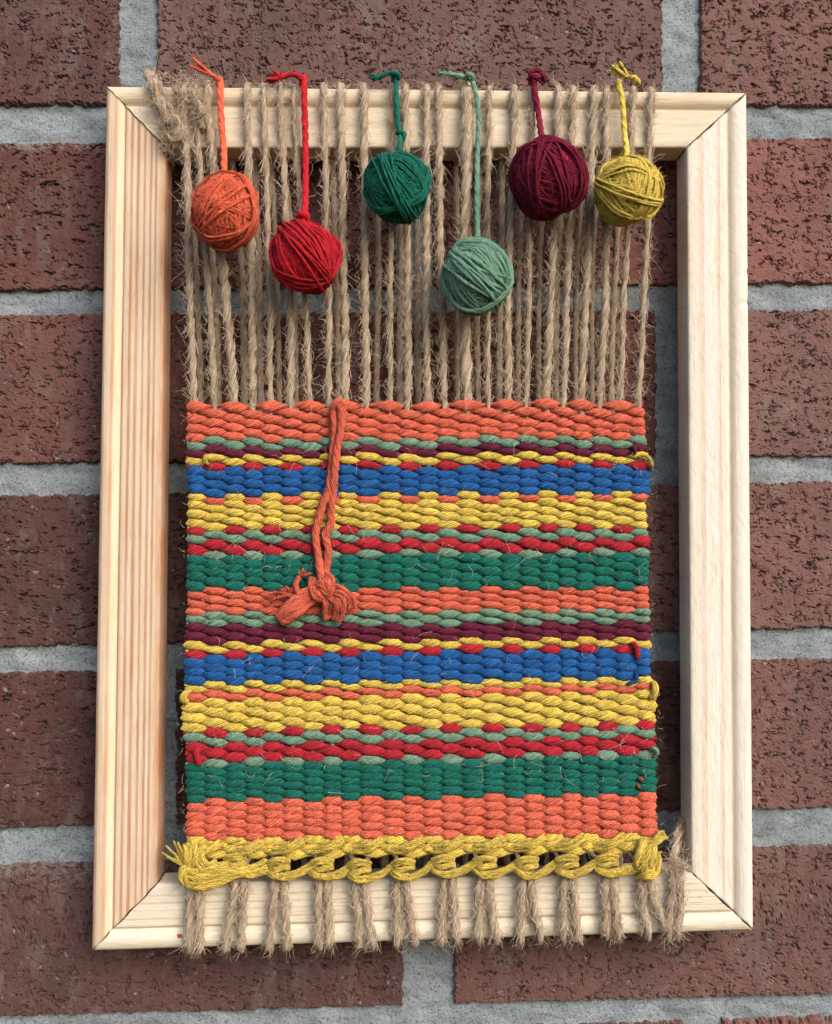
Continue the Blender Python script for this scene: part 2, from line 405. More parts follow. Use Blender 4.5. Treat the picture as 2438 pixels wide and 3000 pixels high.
for ci in range(7):
    js = JOINTS[ci]; xs = [XL]
    for a, b in js: xs += [a, b]
    xs.append(XR)
    for bi in range(len(xs) // 2):
        a, b = xs[2 * bi], xs[2 * bi + 1]
        a2, b2 = max(a, XL), min(b, XR)
        if b2 - a2 < 60: continue
        # index by where the brick stands
        mid = (a2 + b2) / 2; key = bi if ci in (0, 2, 4, 6) else bi
        brick_mesh(ci, key, a2, b2, (a2 != XL, b2 != XR))
def mortar():
    xs = grid(XL, XR, 6, 0, 2438); ys = grid(-180, 3400, 6, 0, 3000)
    X, Yp = np.meshgrid(xs, ys)
    h = 7 * noi(X / 70, Yp / 40, 301) + 2.2 * noi(X / 18, Yp / 12, 302) + 1.8 * noi(X / 7, Yp / 7, 303)
    P = U(X, Yp, WY); P[..., 1] = WY + .0012 - h * SW
    ny, nx = X.shape; i = np.arange(ny - 1)[:, None] * nx + np.arange(nx - 1)[None]
    Q = np.stack([i, i + nx, i + nx + 1, i + 1], -1).reshape(-1, 4)
    # only where a joint can be seen: drop the sheet inside the bricks
    cx = X[:-1, :-1]; cy = Yp[:-1, :-1]; t = cx / PW; keep = np.ones(cx.shape, bool)
    for ci in range(7):
        y0 = lerp(*TOPS[ci], t) + 24; y1 = lerp(*BOTS[ci], t) - 24; inside = (cy > y0) & (cy < y1)
        for a, b in JOINTS[ci]: inside &= ~((cx > a - 24) & (cx < b + 24))
        keep &= ~inside
    mesh('mortar', P.reshape(-1, 3), Q[keep.ravel()], mortar_mat(), wall)
mortar()

# ------------------------------------------------------------------ wooden frame
frame = empty('picture_frame', None, 'bare pine picture frame with mitred corners used as a weaving loom', 'picture frame')
YF, YB = -.0180, -.0042
O = dict(TL=(309, 247), TR=(2192, 266), BR=(2212, 2729), BL=(265, 2790))
I = dict(TL=(484, 431), TR=(2014, 430), BR=(2028, 2559), BL=(459, 2592))
# (across 0 outer .. 1 inner, height 0..1)
PROF = [(-.002, .0), (0, .4), (.0, .80), (.006, .88), (.02, .93), (.06, .97), (.12, .995), (.17, 1.0), (.22, .985), (.262, .95), (.285, .91), (.30, .875),
        (.315, .862), (.33, .875), (.345, .925), (.36, .945), (.40, .95), (.5, .955), (.6, .96), (.7, .965), (.8, .97), (.9, .972), (.96, .97),
        (.985, .955), (.997, .915), (1.0, .85), (1.0, .6), (1.0, .3), (1.0, 0)]
def rail(a, b, mat, seed, label=None, gap0=3.0, gap1=3.0):
    o0, o1, i0, i1 = map(np.array, (O[a], O[b], I[a], I[b])); n = 420 if seed == 41 else 150
    pr = np.array(PROF); V = []; G = []
    o0 = o0.astype(float); o1 = o1.astype(float); i0 = i0.astype(float); i1 = i1.astype(float)
    Lpx = np.linalg.norm(o1 - o0)
    acc = 0; accs = [0]
    for k in range(1, len(pr)):
        acc += math.hypot((pr[k][0] - pr[k - 1][0]) * 24, (pr[k][1] - pr[k - 1][1]) * 14); accs.append(acc)
    for k, (wv, hv) in enumerate(pr):
        wj = min(max(wv, 0), 1)
        p0 = o0 + (i0 - o0) * wj; p1 = o1 + (i1 - o1) * wj
        L = np.linalg.norm(p1 - p0)
        j0 = gap0 + 3.4 * random.uniform(-1, .8); j1 = gap1 + 3.4 * random.uniform(-1, .8)
        t = np.r_[j0 / L, np.linspace(.004, .996, n - 2), 1 - j1 / L]
        P = p0 + (p1 - p0) * t[:, None]
        along = (np.linspace(0, 1, n) * Lpx)
        wob = 1.2 * noi(along / 160, np.full(n, seed + (0 if wv < .5 else 5.)), seed)
        nrm = unit(np.array([(i0 - o0)]))[0]
        P = P + nrm * wob[:, None] * (1 if wv in (0, 1, -.002) else .6)
        Y = YB + (YF - YB) * hv
        W3 = U(P[:, 0], P[:, 1], YF); W3[:, 1] = Y + .00006 * noi(along / 60, np.full(n, k * .7), seed + 3)
        if seed == 41 and wv < .24:      # two knife nicks near the top of the outer edge
            W3[:, 1] += .0011 * (np.exp(-((along - 522 - wv * 30) / 6) ** 2) + np.exp(-((along - 612 - wv * 20) / 7) ** 2)) * (1 - wv / .24)
        V.append(W3)
        G.append(np.stack([t * Lpx * S, np.full(n, wj if hv > .8 else (wj - .04 * (1 - hv) if wv < .5 else wj + .04 * (1 - hv))), np.full(n, accs[k] * .001)], -1))
    V = np.stack(V, 1); G = np.stack(G, 1); kx = len(pr)
    i = np.arange(n - 1)[:, None] * kx + np.arange(kx - 1)[None]
    Q = np.stack([i, i + 1, i + kx + 1, i + kx], -1).reshape(-1, 4)
    Vf = V.reshape(-1, 3); Gf = G.reshape(-1, 3)
    # closed mitre ends and back
    nb = len(Vf); ends = []
    for e in (0, n - 1):
        c = V[e].mean(0); c[1] = YB; Vf = np.vstack([Vf, c]); Gf = np.vstack([Gf, G[e].mean(0)])
        ring = e * kx + np.arange(kx); nx_ = np.roll(ring, -1)
        ends.append(np.stack([ring, nx_, np.full(kx, len(Vf) - 1), np.full(kx, len(Vf) - 1)], -1))
    o = mesh('rail', Vf, Q, mat, frame, {'grain': Gf})
    # end caps as triangles
    import bmesh
    bm = bmesh.new(); bm.from_mesh(o.data); bm.verts.ensure_lookup_table()
    for e in ends:
        for r in e[:-1]:
            try: bm.faces.new([bm.verts[int(x)] for x in r[:3]])
            except ValueError: pass
    bm.to_mesh(o.data); bm.free()
    if label: o['label'] = label
    return o
LtA, DkA, PkA = srgb(222, 194, 160), srgb(186, 128, 88), srgb(212, 160, 122)
def bands(lst, soft=.008):
    st = []
    for a, b, c in lst: st += [(a + soft, c), (b - soft, c)]
    return st
_b = lambda x: x / 860
left_stops = bands([(_b(0), _b(52), srgb(196, 150, 108)), (_b(56), _b(132), LtA), (_b(136), _b(180), PkA), (_b(182), _b(270), srgb(240, 206, 166)), (_b(272), _b(292), DkA), (_b(294), _b(370), LtA), (_b(370), _b(406), DkA),
    (_b(408), _b(458), LtA), (_b(460), _b(502), DkA), (_b(504), _b(560), LtA), (_b(562), _b(592), DkA), (_b(594), _b(646), LtA), (_b(648), _b(681), DkA), (_b(683), _b(720), LtA), (_b(722), _b(752), DkA), (_b(754), _b(806), LtA)])
left_stops = left_stops[:31] + [(1.0, DkA)]
pale = srgb(228, 222, 206)
right_stops = [(0, srgb(226, 196, 156)), (.05, pale), (.22, srgb(234, 220, 194)), (.27, srgb(226, 204, 172)), (.33, srgb(214, 188, 152)), (.36, srgb(232, 220, 198)), (.455, srgb(232, 220, 198)),
    (.475, srgb(220, 184, 150)), (.52, srgb(234, 214, 188)), (.54, srgb(234, 222, 202)), (.72, srgb(234, 222, 202)), (.735, srgb(224, 192, 160)), (.80, srgb(226, 198, 166)), (.835, srgb(234, 220, 196)), (1, srgb(230, 210, 178))]
top_stops = [(0, srgb(214, 190, 150)), (.1, srgb(228, 206, 168)), (.2, srgb(216, 190, 148)), (.27, srgb(206, 176, 134)), (.31, srgb(214, 186, 146)), (.35, srgb(226, 206, 172)), (.5, srgb(230, 212, 180)), (.6, srgb(222, 198, 160)), (.66, srgb(232, 212, 180)),
    (.8, srgb(224, 202, 166)), (.84, srgb(234, 214, 182)), (1, srgb(228, 206, 168))]
bot_stops = [(0, srgb(222, 200, 160)), (.05, srgb(234, 218, 184)), (.25, srgb(238, 226, 198)), (.31, srgb(232, 214, 176)), (.345, srgb(214, 188, 148)), (.37, srgb(238, 224, 196)), (.45, srgb(236, 222, 192)), (.47, srgb(214, 184, 142)), (.485, srgb(236, 222, 194)),
    (.58, srgb(236, 222, 194)), (.605, srgb(216, 188, 148)), (.62, srgb(238, 226, 198)), (.69, srgb(234, 218, 188)), (.715, srgb(208, 174, 130)), (.73, srgb(236, 222, 194)), (.80, srgb(236, 222, 192)), (.825, srgb(214, 184, 144)), (.84, srgb(238, 226, 200)), (1, srgb(232, 214, 180))]
rail('TL', 'TR', wood_mat('pine_top', top_stops, 3, 1.1, .02, DES=.12), 11, 'cream top rail crossed by the jute strings')
rail('BL', 'BR', wood_mat('pine_bottom', bot_stops, 8, .9, .016, DES=.12), 23, 'pale bottom rail with faint straw coloured grain lines')
rail('TL', 'BL', wood_mat('pine_left', left_stops, 14, .8, .007, srgb(206, 160, 116), DES=.05), 37, 'left rail with strong reddish brown grain stripes')
rail('TR', 'BR', wood_mat('pine_right', right_stops, 21, .9, .014, srgb(216, 190, 156), diag=.5), 41, 'pale right rail with two faint pinkish streaks')

fl = Acc()
P_ = U(np.array([520, 525, 530, 534.]), np.array([2738, 2742, 2743, 2747.]), YF - .0001)
fl.add(sweep(P_, np.array([2, 7, 6, 2]) * S, np.array([.6, 1.6, 1.4, .6]) * S, (0, 0, 1), 8))
_o = fl.build('paint_fleck', YM['orange'], frame); _o['label'] = 'tiny orange fleck on the bottom rail'

# ------------------------------------------------------------------ woven tapestry
tap = empty('woven_tapestry', None, 'striped cotton weaving in seven colours on jute warp strings inside the pine frame', 'weaving')
NW = 24
X0 = np.array([541, 573, 611, 724, 773, 822, 861, 949, 998, 1066, 1152, 1188, 1250, 1285, 1369, 1432, 1506, 1560, 1636, 1678, 1738, 1777, 1854, 1907.])
X1 = np.array([559, 615, 664, 738, 791, 850, 896, 963, 1008, 1072, 1145, 1195, 1246, 1295, 1359, 1432, 1489, 1548, 1612, 1661, 1717, 1773, 1826, 1886.])
X2 = np.array([569, 629, 688, 741, 793, 852, 910, 966, 1014, 1074, 1144, 1193, 1254, 1303, 1369, 1429, 1488, 1542, 1601, 1650, 1703, 1755, 1815, 1872.])
X3 = X2 + (X2 - 569) / 1303 * 28 + 2
RAD = .98 * np.array([14, 13, 17, 15, 13, 14, 11, 13, 16, 15, 11, 15, 15, 15, 22, 12, 15, 11, 16, 14, 16, 15, 13, 13.])
PAIR = [571, 702, 819, 947, 1054, 1177, 1312, 1419, 1544, 1665, 1785, 1892]
LEGS = [(556, 584), (662, 706), (789, 840), (935, 963), (1054, 1089), (1162, 1212), (1291, 1337), (1401, 1452), (1523, 1582), (1650, 1690), (1775, 1809), (1898, 1960)]
YC = -.0194                                            # depth of the cloth
def topy(x): return 256 + (x - 309) / 1883 * 19
def boty(x): return 2790 - (x - 265) / 1947 * 61
def wx_at(i, y):
    if y <= 1180: return np.interp(y, [300, 900, 1180], [X0[i], X1[i], X2[i]])
    return np.interp(y, [1180, 2480], [X2[i], X3[i]])
def fuzz_for(acc, P, rad, n, Lr=(.0015, .006), curl=.7, r=.000085, tone=.35, side=None):
    """stray jute fibres along a string"""
    k = rng.integers(1, len(P) - 1, n); T = unit(P[k + 1] - P[k - 1])
    d = rng.normal(size=(n, 3)); d -= (d * T).sum(1, keepdims=True) * T * .6; d = unit(d)
    d[:, 1] = -np.abs(d[:, 1]) * .6
    root = P[k] + unit(d) * rad[k][:, None] * .8
    d = unit(d * .9 + T * rng.choice([-1, 1], n)[:, None] * .8)
    L = rng.uniform(*Lr, n) * np.where(rng.random(n) < .12, 2.0, 1)
    hairs(acc, root, d, L, curl, r * rng.uniform(.6, 1.2, n), 5, tone)
def fray_skin(acc, P, rad, n, tone=.1, lift=.12):
    """fibres that lie nearly along the string and break its outline"""
    k = rng.integers(1, len(P) - 1, n); T = unit(P[k + 1] - P[k - 1])
    d = rng.normal(size=(n, 3)); d -= (d * T).sum(1, keepdims=True) * T; d = unit(d); d[:, 1] = -np.abs(d[:, 1]); d = unit(d)
    root = P[k] + d * rad[k][:, None] * .92
    tg = unit(T * rng.choice([-1, 1], n)[:, None] + np.cross(T, d) * .5 + d * lift)
    hairs(acc, root, tg, rng.uniform(.002, .006, n), .22, .00011 * rng.uniform(.6, 1.4, n), 4, tone)
def cord(acc, ctrl, rpx, n=None, sides=12, lobes=3, ld=.35, twist=.045, ref=(0, -1, 0), fl=1.0, tone=0.0, jit=.08, taper=True, fs=1.0):
    """ctrl rows are (x, y, depth); returns the path and radii"""
    ctrl = np.array(ctrl, float); C = ctrl.copy(); C[:, 2] *= 1e4
    L = np.linalg.norm(np.diff(C[:, :2], axis=0), axis=1).sum() + np.abs(np.diff(ctrl[:, 2])).sum() / S
    n = n or max(6, int(L / 6)); Q = catmull(C, n); P = U(Q[:, 0], Q[:, 1], Q[:, 2] * 1e-4)
    s = np.linspace(0, L, n); ph = random.random() * 50
    r = rpx * S * (1 + jit * 2 * noi(s / 45 + ph, np.full(n, ph), 5))
    if taper: r = r * np.clip(np.minimum(np.arange(n), np.arange(n)[::-1]) / 1.2 + .15, .15, 1)
    acc.add(sweep(P, r, r * fl, ref, sides, lobes, ld, twist, ph, fs), tone)
    return P, r

for i in range(NW):
    acc = Acc(); x0 = X0[i]; ty = topy(x0); r = RAD[i]
    rf = YF - r * S * .8
    pts = [(x0 + 2, ty + 26, YB - .001), (x0 + 1, ty + 2, YB - .004), (x0, ty - 9, (YF + YB) / 2 - .002), (x0, ty - 5, YF + .002), (x0, ty + 10, rf), (x0 + random.uniform(-2, 2), 330, rf), (lerp(x0, X1[i], .2), 430, rf)]
    for y in (560, 740, 900, 1040, 1150, 1180): pts.append((wx_at(i, y) + random.uniform(-2.5, 2.5), y, YC + .0002 * random.uniform(-1, 1)))
    yy = np.linspace(1215, 2490, 14)
    for y in yy: pts.append((wx_at(i, y), y, YC))
    pr = PAIR[i // 2]; lg = LEGS[i // 2][i % 2]; sgn = -1 if i % 2 == 0 else 1; by = boty(lg)
    rfb = YF - 11 * S
    pts += [(pr + sgn * 13, 2535, YC), (pr + sgn * 14, 2600, rfb), (lerp(pr + sgn * 14, lg, .5), 2680, rfb), (lg, by - 12, rfb), (lg, by + 3, YF + .001), (lg, by + 4, (YF + YB) / 2), (lg, by - 4, YB + .001), (lg, by - 30, YB - .0005)]
    ctrl = np.array(pts, float); C = ctrl.copy(); C[:, 2] *= 1e4
    n = 300; Q = catmull(C, n); P = U(Q[:, 0], Q[:, 1], Q[:, 2] * 1e-4)
    yv = Q[:, 1]; s = np.arange(n)
    prof = np.where(yv < 1185, r, np.where(yv < 2540, 8.5, 16.5))
    prof = np.convolve(np.pad(prof, 6, 'edge'), np.ones(13) / 13, 'valid')
    rr = prof * S * (1 + .18 * noi(s / 9 + i * 3.3, np.full(n, i * 1.7), 9) + .10 * noi(s / 2.6 + i, np.full(n, i * 2.7), 10))
    nl = 2 if r < 13 else 3
    acc.add(sweep(P, rr, rr * .85, (0, -1, 0), 13, nl, .34, .036 if r < 17 else .022, i * 1.3))
    vis = np.where(yv < 1190)[0]; low = np.where(yv > 2560)[0]
    fuzz_for(acc, P[vis], rr[vis], 150, curl=.55); fray_skin(acc, P[vis], rr[vis], 220, .15, .2)
    fuzz_for(acc, P[low], rr[low], 60, (.001, .004)); fray_skin(acc, P[low], rr[low], 120, .15, .16)
    tp = np.where(yv < 300)[0]; fuzz_for(acc, P[tp], rr[tp], 22, (.001, .0045))
    o = acc.build('warp_string', JUTE, tap)
# strings along the back of the frame, glimpsed between the front ones
XB = [588, 640, 716, 764, 818, 868, 992, 1104, 1170, 1226, 1340, 1400, 1462, 1518, 1578, 1628, 1686, 1734, 1790]
for i, xb in enumerate(XB):
    acc = Acc(); yb = YB - .0012; xt = X0[min(i, 23)] * .5 + X0[min(i + 1, 23)] * .5
    xt = float(np.interp(xb, X2, X0)) + random.uniform(-6, 6)
    P, r = cord(acc, [(xt, topy(xt) - 2, yb + .001), (xt, 420, yb), (lerp(xt, xb, .7) + random.uniform(-6, 6), 760, yb), (xb, 1150, yb), (xb + 8, 1800, yb), (xb + 25, 2560, yb), (xb + 28, boty(xb) - 8, yb)], random.uniform(9, 13), n=130, sides=10, lobes=3, twist=.04, ld=.4)
    k = len(P) // 2
    fuzz_for(acc, P[:k], r[:k], 90, curl=.6); fray_skin(acc, P[:k], r[:k], 60)
    o = acc.build('warp_string', JUTE, tap); 

STR = [('orange', 7, 1186, 1290, 1178, 1281), ('sage', 2, 1289, 1316, 1281, 1306), ('maroon', 2, 1314, 1338, 1304, 1329), ('yellow', 2, 1336, 1361, 1328, 1352), ('red', 1, 1360, 1374, 1353, 1368),
       ('blue', 6, 1374, 1450, 1369, 1444), ('yellow', 1, 1447, 1461, 1441, 1454), ('orange', 1, 1459, 1473, 1450, 1464), ('yellow', 6, 1472, 1552, 1463, 1541), ('red', 1, 1549, 1563, 1539, 1553),
       ('sage', 2, 1561, 1588, 1553, 1578), ('red', 2, 1589, 1621, 1577, 1609), ('sage', 1, 1620, 1634, 1612, 1627), ('green', 7, 1634, 1726, 1627, 1722), ('orange', 6, 1724, 1799, 1721, 1786),
       ('sage', 3, 1798, 1835, 1786, 1824), ('maroon', 4, 1835, 1884, 1824, 1869), ('yellow', 2, 1883, 1908, 1869, 1890), ('red', 1, 1907, 1923, 1889, 1905), ('blue', 6, 1924, 2004, 1906, 1985),
       ('yellow', 2, 2003, 2026, 1985, 2005), ('orange', 2, 2027, 2050, 2005, 2027), ('yellow', 6, 2051, 2141, 2028, 2119), ('red', 1, 2139, 2154, 2117, 2131), ('sage', 2, 2153, 2181, 2131, 2156),
       ('red', 3, 2183, 2230, 2157, 2208), ('sage', 1, 2229, 2244, 2207, 2222), ('green', 9, 2244, 2346, 2222, 2326), ('orange', 9, 2346, 2458, 2326, 2443), ('yellow', 4, 2458, 2512, 2443, 2496)]
EL = [(1180, 542), (1300, 540), (1340, 536), (1450, 548), (1560, 540), (1640, 542), (1820, 540), (1900, 533), (2000, 535), (2100, 525), (2140, 525), (2170, 535), (2350, 541), (2460, 540), (2520, 540)]
ER = [(1180, 1893), (1290, 1900), (1350, 1908), (1370, 1912), (1440, 1910), (1470, 1898), (1540, 1902), (1600, 1912), (1720, 1905), (1800, 1910), (1980, 1912), (2020, 1932), (2100, 1928), (2200, 1930), (2225, 1930), (2340, 1928), (2440, 1935), (2520, 1930)]
edge = lambda tab, y: np.interp(y, [a for a, b in tab], [b for a, b in tab])
NAMES = dict(orange='coral orange', sage='sage green', maroon='dark maroon', yellow='mustard yellow', red='bright red', blue='royal blue', green='dark teal green')
lint = Acc()
pick = 0
for si, (cn, n, yl0, yl1, yr0, yr1) in enumerate(STR):
    stripe = bpy.data.objects.new('weft_stripe', None); stripe.empty_display_size = .01; col.objects.link(stripe); stripe.parent = tap
    stripe['label'] = NAMES[cn] + (' single row stripe' if n == 1 else ' stripe of %s rows' % {2: 'two', 3: 'three', 4: 'four', 6: 'six', 7: 'seven', 9: 'nine'}[n])
    for k in range(n):
        f = (k + .5) / n
        if si == 0: f = [.06, .27, .43, .57, .70, .82, .94][k]
        yl = lerp(yl0, yl1, f); yr = lerp(yr0, yr1, f)
        pl = (yl1 - yl0) / n
        par = pick % 2                                   # 0: over the odd strings (index 0, 2, ..)
        sub = 9; xs = []
        ws = [wx_at(i, yl) for i in range(NW)]; eL = edge(EL, yl) + 9 + random.uniform(-4, 3); eR = edge(ER, yr) - 9 + random.uniform(-3, 4)
        nodes = [eL - 0] + [ws[0]] + list(ws[1:]) + [eR]
        u = []                                            # u counts strings: front where parity matches
        lo, hi = -.55, NW - 1 + .55
        uu = np.linspace(lo, hi, int((NW + .1) * sub))
        xx = np.interp(uu, [lo] + list(range(NW)) + [hi], [eL] + ws + [eR])
        ph = uu - par
        front = np.cos(np.pi * ph)                        # +1 in front of a string, -1 behind
        fr2 = np.clip((front + .42) / 1.1, -1, 1); shape = fr2
        dense = cn in ('blue', 'green') or si == 28; amp = (13 if dense else 10.5) * S
        tI = (xx - 540) / 1370
        yy = yl + (yr - yl) * tI + 5.5 * noi(xx / 190, np.full_like(xx, pick * .17), 51) + 2.2 * noi(xx / 60, np.full_like(xx, pick * 1.9), 52)
        if si < 5: yy += 3.0 * noi(xx / 210, np.full_like(xx, 3.3), 55)
        yy += 1.3 * np.sin(np.pi * ph)
        Ya = YC - shape * amp
        # turn back round the selvedge string
        e0 = np.clip(1 - np.abs(uu - lo) / .5, 0, 1); e1 = np.clip(1 - np.abs(uu - hi) / .5, 0, 1); e = np.maximum(e0, e1)
        Ya = Ya * (1 - e * .8) + YC * e * .8
        P = U(xx, yy, Ya); 
        P[:, 1] = Ya
        pit = max(pl, 12.0)
        a = (pit * (1.08 if n > 1 else 1.0)) * (1 + .20 * noi(uu / 1.7, np.full_like(uu, pick * 2.3), 53)) * (.34 + .68 * np.clip((front + .42) / 1.42, 0, 1) ** .8)
        if dense: a = a * 1.22
        if n == 1: a = a * 1.05
        if cn == 'orange' and si == 0: a = np.full_like(a, 1.) * (.38 + .64 * np.clip((front + .42) / 1.42, 0, 1) ** .8) * (18 if k < 1 else 15)
        if si == 29: a = a * 1.15
        a = a * np.clip((uu - lo) / .12 + .35, 0, 1) * np.clip((hi - uu) / .12 + .35, 0, 1)
        a = a * (1 + .35 * np.maximum(e0, e1) * (n > 1))
        b = 9.5 + 2.5 * noi(uu / .9, np.full_like(uu, pick * 1.1), 54)
        acc = Acc()
        tw = .046 * (1 if cn != 'sage' else 1.25)
        acc.add(sweep(P, a * S, b * S, (0, 0, 1), 18, 5, .2, -tw, pick * 1.7, 1.2, FR))
        # cotton fluff
        nf = 26; kk = rng.integers(3, len(P) - 3, nf); root = P[kk] + np.array([0, -1, 0]) * (b[kk] * S * .8)[:, None]
        hairs(acc, root, np.c_[rng.normal(size=nf), -np.abs(rng.normal(size=nf)) * .35, rng.normal(size=nf) * .6], rng.uniform(.001, .0035, nf), .6, .00006, 4, 0)
        acc.build('weft_row', YM[cn], stripe)
        pick += 1
# pale stray fibres lying over the weaving
n = 330
x = rng.uniform(560, 1900, n); y = np.r_[rng.uniform(1190, 2500, n // 2), rng.choice([1290, 1360, 1540, 1610, 1640, 1730, 1830, 1880, 2010, 2140, 2160, 2220, 2250, 2450], n - n // 2) + rng.normal(0, 14, n - n // 2)]
root = U(x, y, YC - 24 * S)
hairs(lint, root, np.c_[rng.normal(size=n), -.1 * rng.random(n), rng.normal(size=n)], rng.uniform(.002, .0075, n), .4, .00006, 7, 1.0)
n = 60
y = rng.uniform(1200, 2500, n); sd = rng.random(n) < .5
x = np.where(sd, edge(EL, y), edge(ER, y)); root = U(x, y, YC - 3 * S)
hairs(lint, root, np.c_[np.where(sd, -1, 1) * rng.uniform(.4, 1, n), -.2 * rng.random(n), rng.normal(size=n)], rng.uniform(.001, .004, n), .6, .00006, 6, 1.0)
o = lint.build('loose_fibres', JUTE, tap, 'stuff')
# small knots tied on the face of the weaving
def nub(cn, pts, r, label):
    r = r * .8; acc = Acc(); pts = [(a + (1905 - a) * .3 if a > 1900 else (a + (548 - a) * .35 if a < 548 else a), b, c) for a, b, c in pts]; cord(acc, pts, r, sides=12, lobes=5, ld=.2, twist=.03); o = acc.build('yarn_knot', YM[cn], tap); o['label'] = label
yk = YC - 27 * S
nub('red', [(1848, 1890, YC - 16 * S), (1858, 1886, yk), (1866, 1902, yk), (1868, 1922, yk), (1864, 1930, YC - 16 * S)], 11, 'small red knot by the right edge')
nub('blue', [(1862, 1968, YC - 14 * S), (1866, 1980, yk), (1864, 1995, yk), (1846, 2002, yk), (1836, 2006, YC - 18 * S)], 7, 'frayed blue yarn end by the right edge')
nub('red', [(586, 2188, YC - 16 * S), (576, 2206, yk), (580, 2232, yk), (590, 2240, YC - 16 * S)], 11, 'small red knot by the left edge')
nub('yellow', [(608, 1330, YC - 15 * S), (600, 1342, yk), (606, 1356, yk), (612, 1362, YC - 15 * S)], 7, 'small mustard knot by the left edge')
nub('maroon', [(1855, 1308, YC - 15 * S), (1861, 1318, yk), (1858, 1332, YC - 15 * S)], 7, 'small maroon knot by the right edge')
nub('yellow', [(1868, 1342, YC - 15 * S), (1886, 1334, yk), (1904, 1344, yk), (1912, 1362, yk), (1905, 1374, YC)], 8, 'mustard loop wrapping the right edge')
nub('yellow', [(1912, 1996, YC - 10 * S), (1926, 2010, yk), (1924, 2034, yk), (1904, 2046, YC - 14 * S)], 13, 'thick mustard loop bulging from the right edge')
nub('yellow', [(560, 2018, YC - 10 * S), (538, 2034, yk), (530, 2048, yk), (552, 2058, YC - 14 * S)], 13, 'thick mustard loop bulging from the left edge')
nub('sage', [(1905, 2196, YC - 10 * S), (1924, 2194, yk), (1934, 2206, yk), (1915, 2220, YC - 14 * S)], 10, 'sage loop bulging from the right edge')

sm = NT('dried_scrap', .9); sm.p.inputs['Base Color'].default_value = srgb(120, 62, 38)
acc = Acc(); cord(acc, [(1868, 2284, YC - 18 * S), (1876, 2280, YC - 24 * S), (1884, 2290, YC - 22 * S)], 6, sides=8, lobes=3, ld=.5)
cord(acc, [(1872, 2296, YC - 20 * S), (1870, 2304, YC - 24 * S), (1878, 2312, YC - 20 * S)], 5, sides=8, lobes=3, ld=.5)
_o = acc.build('dried_scrap', sm.m, tap); _o['label'] = 'crumb of brown debris caught in the lower green stripe'

# ---- knotted yellow edging
KN = [(690, 2530), (816, 2541), (944, 2541), (1054, 2548), (1182, 2542), (1299, 2534), (1421, 2534), (1544, 2537), (1662, 2533), (1779, 2530)]
hem = Acc()
def ply(acc, ctrl, r, k=3, spread=.75, **kw):
    """k thinner yarns lying side by side"""
    ctrl = np.array(ctrl, float); out = None
    for j in range(k):
        o = (j - (k - 1) / 2) * r * spread
        c = ctrl.copy(); d = np.gradient(c[:, :2], axis=0); nn = np.c_[-d[:, 1], d[:, 0]]; nn /= np.maximum(np.linalg.norm(nn, axis=1, keepdims=True), 1e-6)
        c[:, :2] += nn * o * (1 + .25 * rng.normal(size=(len(c), 1))); c[:, 2] += rng.normal(size=len(c)) * .0002
        out = cord(acc, c, r, sides=10, lobes=kw.get('lobes', 5), ld=.34, twist=kw.get('twist', .035), tone=0)
    return out
f1, f2, f3 = YC - 8 * S, YC - 22 * S, YC - 34 * S
prev = (560, 2585)
for q, (kx, ky) in enumerate(KN):
    ky2 = ky
    if q > 0:
        px, py = KN[q - 1]
        ply(hem, [(px - 5, py + 30, f2), (px + 26, py + 27, f2), (lerp(px, kx, .5), lerp(py, ky, .5) + 14, f2), (kx - 34, ky - 4, f2), (kx - 8, ky - 18, f3)], 7.2, 3, .8)
    ply(hem, [(kx - 34, ky - 6, f2), (kx - 14, ky - 17, f3), (kx + 10, ky - 19, f3), (kx + 34, ky - 12, f1)], 7, 3, .85)
    ply(hem, [(kx + 34, ky - 2, f1), (kx + 10, ky + 2, f3), (kx - 14, ky + 9, f3), (kx - 36, ky + 6, f1)], 7, 2, .9)
    ply(hem, [(kx - 38, ky + 6, f1), (kx - 22, ky + 18, f3), (kx - 2, ky + 28, f3), (kx + 20, ky + 27, f2)], 7.2, 3, .8)
kx, ky = KN[-1]
ply(hem, [(kx - 5, ky + 30, f2), (kx + 26, ky + 26, f2), (kx + 70, ky + 16, f2), (1888, 2522, f2)], 9, 3, .8)
# first knot at the left with its thick wrapped run
ply(hem, [(548, 2470, f1), (560, 2490, f3), (556, 2520, f3), (548, 2545, f2)], 12, 3, 1.0)
ply(hem, [(610, 2480, f2), (586, 2500, f3), (590, 2530, f3), (615, 2545, f3), (640, 2525, f2)], 10, 3, .9)
ply(hem, [(535, 2545, f2), (560, 2560, f3), (600, 2562, f3), (650, 2545, f3), (700, 2530, f2)], 11, 3, 1.0)
ply(hem, [(545, 2580, f2), (580, 2586, f3), (640, 2575, f3), (690, 2558, f3), (740, 2552, f2), (790, 2535, f2)], 11, 3, 1.0)
ply(hem, [(560, 2530, f2), (545, 2548, f3), (538, 2570, f3), (550, 2590, f2)], 11, 3, .8)
